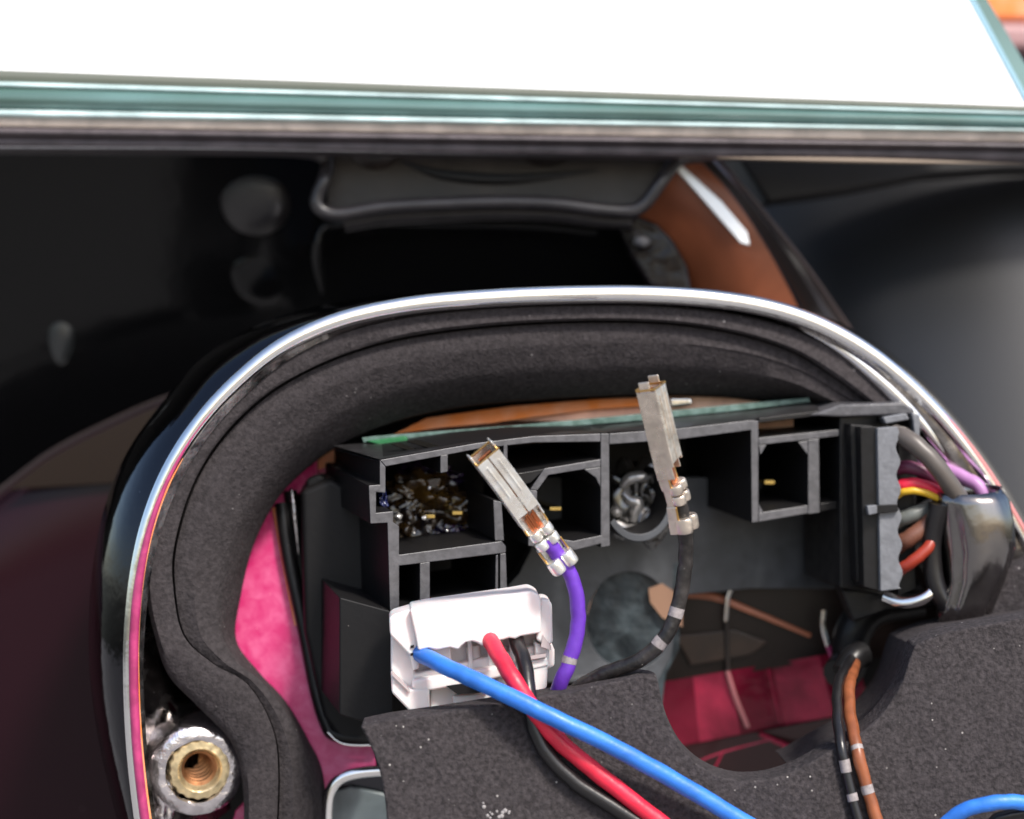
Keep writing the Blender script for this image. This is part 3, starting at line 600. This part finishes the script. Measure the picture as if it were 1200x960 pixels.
wp('lower_foot', [(458, 788), (480, 808), (503, 806), (504, 832), (500, 837), (482, 836), (459, 812)], .05, .6)
wp('lower_foot', [(504, 808), (526, 803), (536, 812), (538, 824), (532, 829), (504, 833)], .25, .5)
wp('lower_bar', [(530, 816), (572, 812), (640, 795), (640, 806), (560, 826), (532, 830)], .15, .5)
wp('lower_foot', [(618, 782), (642, 778), (641, 806), (634, 813), (622, 815)], .08, .5)
bm = B(); prism(bm, [(523, 804), (552, 800), (572, 811), (536, 814)], pd(.045), (0, .1, 0)); obj('slot', bm, plastic_m, wt)  # black piece painting the shade of a slot; nothing is cut
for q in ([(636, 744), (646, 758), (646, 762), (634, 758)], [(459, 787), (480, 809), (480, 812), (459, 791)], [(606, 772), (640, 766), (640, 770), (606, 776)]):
    bm = B(); prism(bm, q, pd(-.0), (0, .1, 0)); obj('moulded_gap', bm, mat('shaded_nylon', (.45, .38, .38), .5), wt)  # darker strips painting the shade in moulding gaps
for q in ([(481, 757), (485, 756), (485, 759), (481, 760)], [(481, 766), (485, 765), (485, 768), (481, 769)]):
    bm = B(); prism(bm, q, pd(-.003), (0, .05, 0)); obj('pin_mark', bm, plastic_m, wt)
for x in (520, 548, 571, 597):
    wp('cavity_rib', [(x, 752), (x + 5, 751), (x + 7, 794), (x + 2, 795)], .20, .4, .015)
wp('latch', [(503, 760), (528, 757), (530, 778), (522, 784), (506, 786)], .16, .3, .03)
wp('latch', [(626, 752), (644, 760), (643, 776), (628, 778)], .10, .3, .03)
for x in (512, 556, 588, 604):     # half round channels for the wires
    bm = B(); tube(bm, [P(x - 2, 758, -.55 + .002 * (x - 455)), P(x + 2, 806, -.62 + .002 * (x - 455))], .085, 12); obj('wire_channel', bm, white, wt, smooth=True)
def wire(name, pts, r, m, parent, n=8, label=None, marks=()):
    path = wirepath(pts, n); sd_ = pts[0][0] * .37
    path = [p + .011 * Vector((noise.noise(Vector((i * .31, sd_, 0))), 0, noise.noise(Vector((i * .31, sd_, 5))))) for i, p in enumerate(path)]
    rr_ = [r * (1 + .05 * noise.noise(Vector((i * .27, sd_, 9)))) for i in range(len(path))]
    bm = B(); tube(bm, path, rr_, 14); o = obj(name, bm, m, parent, smooth=True, label=label)
    for f0, f1, mm in marks:
        i0, i1 = int(f0 * (len(path) - 1)), max(int(f1 * (len(path) - 1)), int(f0 * (len(path) - 1)) + 1)
        bm = B(); tube(bm, path[i0:i1 + 1], r * 1.02, 14); k = obj('wire_marking', bm, mm, o, smooth=True)
    return o
wire('wire', [(484, 760, -.5), (496, 768, -.9), (530, 785, -1.25), (580, 808, -1.45), (650, 842, -1.58), (720, 876, -1.55), (790, 915, -1.48), (900, 980, -1.40), (960, 1015, -1.35)], .098, w_blue, wt, label='blue wire')
wire('wire', [(570, 742, -.5), (578, 757, -.9), (600, 793, -1.3), (624, 830, -1.38), (655, 868, -1.38), (700, 906, -1.38), (760, 953, -1.38), (830, 1010, -1.38)], .098, w_red, wt, label='red wire')
wire('wire', [(601, 740, -.45), (608, 757, -.7), (616, 785, -1.0), (622, 830, -1.25), (632, 868, -1.33), (660, 905, -1.36), (700, 934, -1.36), (760, 972, -1.36), (800, 1000, -1.36)], .09, w_black, wt, label='black wire')

# ============================================================ LOOSE TERMINALS ON THEIR WIRES
def terminal(spine, roll, width, tinm, parent):
    """open box terminal with two pairs of crimp wings, laid along a spine of (px, py, depth); the mouth is at the first point"""
    path = cm([P(*p) for p in spine], 10)
    ln = [0]
    for a, b in zip(path, path[1:]): ln.append(ln[-1] + (b - a).length)
    tot = ln[-1]
    def at(f):
        s = max(0, min(1, f)) * tot
        for i in range(len(ln) - 1):
            if ln[i + 1] >= s: break
        u = (s - ln[i]) / (ln[i + 1] - ln[i]); p = path[i].lerp(path[i + 1], u)
        t0 = (path[min(i + 2, len(path) - 1)] - path[max(i - 1, 0)]).normalized()
        if f < 0: p = path[0] + t0 * f * tot
        return p, t0
    def M(x, f, z):
        p, tt = at(f); s = tt.cross(Vector((0, -1, 0))).normalized(); n = s.cross(tt).normalized()
        if n.y > 0: n = -n
        c, q = math.cos(roll), math.sin(roll); s2 = s * c + n * q; n2 = n * c - s * q
        return p + s2 * x * width + n2 * z * width
    def box(bm, x0, x1, f0, f1, z0, z1, n=4, taper=None):
        rings = []
        for i in range(n + 1):
            f = f0 + (f1 - f0) * i / n; k = 1 if taper is None else 1 + (taper - 1) * i / n
            rings.append([bm.verts.new(M(x0 * k, f, z0)), bm.verts.new(M(x1 * k, f, z0)), bm.verts.new(M(x1 * k, f, z1)), bm.verts.new(M(x0 * k, f, z1))])
        for a, b in zip(rings, rings[1:]):
            for k in range(4): bm.faces.new((a[k], a[(k + 1) % 4], b[(k + 1) % 4], b[k]))
        bm.faces.new(rings[0]); bm.faces.new(rings[-1][::-1]); return bm
    def lobe(bm, xc, f0, f1, z, r, n=12, sq=1.):
        rings = []
        for i in range(6):
            f = f0 + (f1 - f0) * i / 5; rr = r * (.9 if i in (0, 5) else 1)
            rings.append([bm.verts.new(M(xc + rr * math.cos(2 * math.pi * k / n), f, z + rr * sq * math.sin(2 * math.pi * k / n))) for k in range(n)])
        for a, b in zip(rings, rings[1:]):
            for k in range(n): bm.faces.new((a[k], a[(k + 1) % n], b[(k + 1) % n], b[k]))
        bm.faces.new(rings[0]); bm.faces.new(rings[-1][::-1]); return bm
    th = .07
    # box_shell: floor, two sides with rounded ears, split front
    bm = B(); box(bm, -.5, .5, .0, .50, -.42, -.42 + th)
    bm2 = bm
    for sx in (-1, 1):
        x0, x1 = (-.5, -.5 + th) if sx < 0 else (.5 - th, .5)
        box(bm, x0, x1, .02, .52, -.42, .42)
        box(bm, x0, x1, -.045, .025, -.25, .2)
    box(bm, -.5, -.02, .012, .50, .42 - th, .42); box(bm, .02, .5, .012, .50, .42 - th, .42)
    shell = obj('box_shell', bm, tinm, parent, bevel=.014, seg=2)
    for xa in (-.26, .24):
        bm = B(); lobe(bm, xa, .06, .34, .42, .045, 8); obj('embossed_rib', bm, tinm, shell, smooth=True)
    bm = B(); box(bm, -.5, .5, -.004, .006, -.43, -.33); box(bm, -.51, -.42, .0, .014, -.4, .43); box(bm, .42, .51, .0, .014, -.4, .43); box(bm, -.5, .5, .004, .013, .36, .43)
    obj('mouth_edge', bm, goldedge, shell, bevel=.006)
    bm = B(); box(bm, -.28, .28, .02, .4, -.12, -.02); obj('spring_tongue', bm, copper, shell, bevel=.01)
    # transition channel
    bm = B(); box(bm, -.46, .46, .49, .66, -.42, -.42 + th); box(bm, -.5, -.43, .50, .585, -.42, .25); box(bm, .43, .5, .50, .60, -.42, .32)
    box(bm, -.44, -.38, .58, .68, -.42, -.02); box(bm, .38, .44, .58, .68, -.42, .02)
    obj('channel', bm, tinm, parent, bevel=.012)
    for q in ((-.50, -.42, .505, .66, -.06, .0), (.42, .50, .505, .66, .0, .06)): bm = B(); box(bm, *q); obj('channel_edge', bm, goldedge, parent, bevel=.008)
    for k in range(6):
        bm = B(); lobe(bm, -.2 + .08 * k, .53 + .012 * (k % 3), .70, .0 + .06 * (k % 2), .05, 6); obj('copper_strand', bm, copper, parent, smooth=True)
    # crimps
    bm = B()
    for sx in (-1, 1):
        lobe(bm, sx * .235, .655, .722, .08, .25, 14, 1.2); lobe(bm, sx * .235, .732, .80, .08, .25, 14, 1.2)
    box(bm, -.42, .42, .65, .82, -.38, -.1); obj('core_crimp', bm, tinm, parent, bevel=.012)
    bm = B(); box(bm, -.42, .42, .79, .90, -.42, -.34); box(bm, -.50, -.42, .80, .90, -.4, -.02); box(bm, .42, .50, .80, .90, -.4, .0); obj('channel', bm, tinm, parent, bevel=.012)
    for q in ((-.52, -.44, .80, .91, -.02, .05), (.44, .52, .80, .91, .0, .07)): bm = B(); box(bm, *q); obj('channel_edge', bm, goldedge, parent, bevel=.008)
    bm = B()
    for sx in (-1, 1): lobe(bm, sx * .27, .89, .99, .12, .29, 16, 1.3)
    box(bm, -.5, .5, .885, .99, -.42, -.1); obj('insulation_crimp', bm, tinm, parent, bevel=.012)
    return M
p1 = thing('terminal_lead', 'bright tinned terminal on a purple wire, leaning left', 'wire terminal', P(660, 720, -1), 'loose terminals crimped on wires')
sp1 = [(566, 531, -1.55), (592, 565, -1.35), (620, 604, -1.15), (645, 640, -1.0), (664, 666, -.92)]
terminal(sp1, R(6), .315, tin, p1)
wire('wire', [(640, 632, -1.03), (652, 648, -.98), (666, 668, -.93), (676, 700, -.9), (677, 735, -.88), (669, 770, -.88), (657, 800, -.85), (640, 840, -.5)], .088, w_purple, p1, label='purple wire', marks=((.73, .76, w_mark),))
p2 = thing('terminal_lead', 'duller upright terminal on a black wire, in front of the round socket', 'wire terminal', P(780, 700, -1), 'loose terminals crimped on wires')
sp2 = [(762, 452, -1.6), (772, 495, -1.5), (784, 545, -1.35), (796, 585, -1.2), (803, 624, -1.1)]
terminal(sp2, R(60), .29, tin2, p2)
wire('wire', [(797, 590, -1.2), (803, 622, -1.1), (803, 660, -1.0), (796, 705, -.95), (779, 747, -.95), (748, 774, -.9), (705, 791, -.8), (672, 812, -.6), (650, 850, -.3)], .086, w_dust, p2, n=12, label='black wire with white rings', marks=((.40, .43, w_mark), (.52, .55, w_mark)))

# ============================================================ RIGHT HAND PLUG, BUNDLE AND SLEEVE
rt = thing('side_plug', 'narrow black plug with grey cover plate and bundle of coloured wires at right', 'plug', P(1040, 600, 1))
wav = [(1052, 500)] + [(1052 + 2.5 * math.sin((y - 500) / 5.2) + (y - 500) * .022, y) for y in range(508, 690, 4)] + [(1057, 690)]
bm = B(); prism(bm, [(1028, 502)] + wav + [(1032, 693)], 1.05, (-.06, .35, 0)); obj('cover_plate', bm, rim_w, rt, bevel=.012)
bm = B(); prism(bm, [(1008, 500), (1030, 500), (1033, 694), (1012, 688)], 1.12, (-.08, .6, 0)); obj('plug_body', bm, plastic, rt, bevel=.015)
bm = B(); prism(bm, [(1017, 594), (1028, 592), (1052, 591), (1053, 599), (1030, 602), (1018, 604)], .98, (0, .2, 0)); obj('latch_bar', bm, plastic, rt, bevel=.01)
bm = B(); prism(bm, [(1016, 593), (1028, 592), (1028, 602), (1018, 604)], .94, (0, .2, 0)); obj('latch_tab', bm, rim_w, rt, bevel=.012)
bm = B(); prism(bm, [(1052, 500), (1068, 500), (1074, 690), (1052, 700)], 1.5, (0, .6, 0)); obj('rear_shell', bm, plastic, rt, bevel=.015)
for m_, pts, r, lb in ((w_plum, [(1048, 548, 1.4), (1070, 549, 1.3), (1095, 560, 1.3), (1125, 590, 1.3)], .085, 'plum wire'),
                       (w_lilac, [(1060, 528, 1.9), (1095, 545, 1.8), (1130, 560, 1.6), (1150, 574, 1.5), (1160, 610, 1.5)], .085, 'lilac wire'),
                       (w_red, [(1048, 575, 1.3), (1062, 568, 1.2), (1085, 570, 1.2), (1108, 584, 1.25), (1122, 605, 1.3)], .08, 'red wire with yellow stripe'),
                       (w_yellow, [(1048, 582, 1.22), (1062, 576, 1.13), (1082, 577, 1.13), (1104, 588, 1.2), (1118, 605, 1.3)], .045, 'yellow stripe'),
                       (w_sage, [(1048, 612, 1.4), (1062, 606, 1.3), (1078, 600, 1.3), (1095, 592, 1.4), (1120, 590, 1.5)], .095, 'sage grey wire'),
                       (w_brown, [(1050, 640, 1.4), (1064, 632, 1.25), (1080, 620, 1.25), (1098, 604, 1.3), (1125, 600, 1.4)], .105, 'brown wire'),
                       (w_rust, [(1048, 672, 1.25), (1064, 662, 1.1), (1084, 646, 1.1), (1098, 626, 1.2), (1110, 605, 1.3), (1130, 600, 1.4)], .075, 'rust red wire'),
                       (w_grey, [(1048, 508, 1.3), (1062, 514, 1.1), (1085, 532, 1.0), (1106, 558, 1.0), (1124, 585, 1.1), (1135, 610, 1.2)], .115, 'thick grey wire')):
    wire('wire', pts, r, m_, rt, label=lb)
bm = B(); rings = []
for (x, y, r1, r2) in ((1134, 573, .40, .13), (1138, 585, .44, .16), (1143, 612, .47, .22), (1146, 645, .44, .26), (1142, 680, .37, .28), (1134, 706, .34, .26), (1128, 730, .3, .2)):
    n = 40; c = P(x, y, 1.25); ring = []
    for k in range(n):
        a = 2 * math.pi * k / n; w_ = 1 + .16 * noise.noise(Vector((math.cos(a) * 2.4, math.sin(a) * 2.4, y * .02))) + .05 * noise.noise(Vector((math.cos(a) * 6, math.sin(a) * 6, y * .04)))
        ring.append(bm.verts.new(c + Vector((math.cos(a) * r1 * w_, math.sin(a) * r1 * .8 * w_, math.sin(a) * .06 * (1 if y < 600 else 0) + (math.cos(a) * .02)))))
    rings.append(ring)
for a, b in zip(rings, rings[1:]):
    for k in range(40): bm.faces.new((a[k], a[(k + 1) % 40], b[(k + 1) % 40], b[k]))
o = obj('sleeve', bm, sleeve_m, rt, smooth=True); s_ = o.modifiers.new('solid', 'SOLIDIFY'); s_.thickness = .03
bm = B(); tube(bm, wirepath([(1100, 590, 1.1), (1092, 640, 1.2), (1098, 690, 1.2), (1120, 720, 1.2)], 8), .12, 12); obj('sleeve_fold', bm, w_black, rt, smooth=True)
bm = B(); tube(bm, wirepath([(1036, 698, 1.3), (1060, 706, 1.2), (1085, 700, 1.15), (1102, 682, 1.2)], 8), .07, 10, flat=.6); obj('foil_tie', bm, chrome, rt, smooth=True)
bm = B(); prism(bm, [(984, 690), (1100, 695), (1110, 712), (1040, 716), (1000, 730)], 1.7, (0, .6, 0)); obj('lower_skirt', bm, plastic, rt, bevel=.04)

# ============================================================ FRONT FOAM AND THE REST OF THE WIRES
ft = thing('foam_pad', 'charcoal foam pad in front at the bottom with a round notch cut from its top', 'foam pad', P(800, 950, -1.2))
FP = cm([(422, 851), (432, 870), (443, 898), (450, 930), (454, 970), (455, 1010)], 5)[::-1]
top = [(455, 844), (520, 835), (600, 822), (650, 814), (672, 812), (700, 803), (728, 797), (748, 792), (762, 794), (771, 797)]
notch = cm([(771, 797), (776, 822), (786, 852), (802, 880), (828, 902), (862, 914), (900, 913), (936, 901), (970, 882), (1005, 862), (1034, 836), (1056, 802), (1066, 772), (1072, 757)], 5)
rt_ = [(1085, 750), (1110, 741), (1140, 735), (1180, 728), (1260, 716), (1320, 716), (1320, 1010)]
out = [(p[0], p[1]) for p in FP] + top + [(p[0], p[1]) for p in notch[1:]] + rt_
def fd(x, y): return -1.12 - .0013 * (y - 800) + .0009 * (x - 700)
bm = B(); prism(bm, out, fd, (0, .55, .03)); obj('front_layer', bm, foam, ft, bevel=.035, seg=3)
nb = [(p[0], p[1]) for p in notch if p[0] > 925 and p[1] < 905]
bm = B(); prism(bm, nb + rt_[:-1] + [(1320, 905)], lambda x, y: fd(x, y) + .55, (0, 2.0, -.03)); obj('rear_layer', bm, foam_g, ft, bevel=.03)
bm = B(); prism(bm, [(1120, 700), (1160, 672), (1260, 640), (1260, 760), (1120, 740)], 1.2, (0, 1.5, 0)); tag(obj('foam_block', bm, foam_g, bevel=.08), 'dark foam block behind the sleeve at the right edge', 'foam block')
bm = B()
rn = random.Random(5)
for k in range(16):
    x, y = rn.gauss(578, 9), rn.gauss(955, 8); blob(bm, P(x, y, fd(x, y)), rn.uniform(.012, .03), (1, .5, 1), .4, 3, 1)
o = obj('dust', bm, mat('pale_dust', (.3, .28, .28), .8), None, smooth=True); o['kind'] = 'stuff'; o['label'] = 'pale dust caught on the front foam near the bottom'
wb = thing('striped_lead', 'black wire with white marks running down between the foam notch and the tan wire', 'wire', P(985, 850, -.5))
wire('wire', [(1000, 770, 1.6), (990, 784, .6), (983, 800, .1), (981, 830, -.5), (985, 870, -.98), (993, 910, -1.06), (1003, 950, -1.11), (1016, 1000, -1.16)], .062, w_black, wb, marks=((.66, .70, w_mark), (.80, .83, w_mark)))
wb = thing('tan_lead', 'tan brown wire with white flecks curving down over the right foam', 'wire', P(1005, 850, -.5))
wire('wire', [(1004, 770, 1.8), (998, 790, .7), (995, 805, .1), (996, 835, -.5), (1004, 875, -.98), (1014, 915, -1.06), (1026, 955, -1.1), (1040, 1000, -1.15)], .072, w_tan, wb, marks=((.58, .605, w_mark), (.74, .77, w_mark)))
wb = thing('blue_lead', 'short loop of blue wire entering at the bottom right corner', 'wire', P(1150, 950, -1.3))
wire('wire', [(1085, 1000, -1.2), (1108, 966, -1.3), (1135, 948, -1.4), (1170, 940, -1.45), (1205, 942, -1.4), (1260, 960, -1.3)], .085, w_blue, wb)
wb = thing('black_lead', 'black wire crossing under the blue loop at the bottom right corner', 'wire', P(1180, 965, -1.2))
wire('wire', [(1130, 1010, -1.1), (1160, 968, -1.2), (1185, 955, -1.25), (1250, 945, -1.2)], .07, w_black, wb)
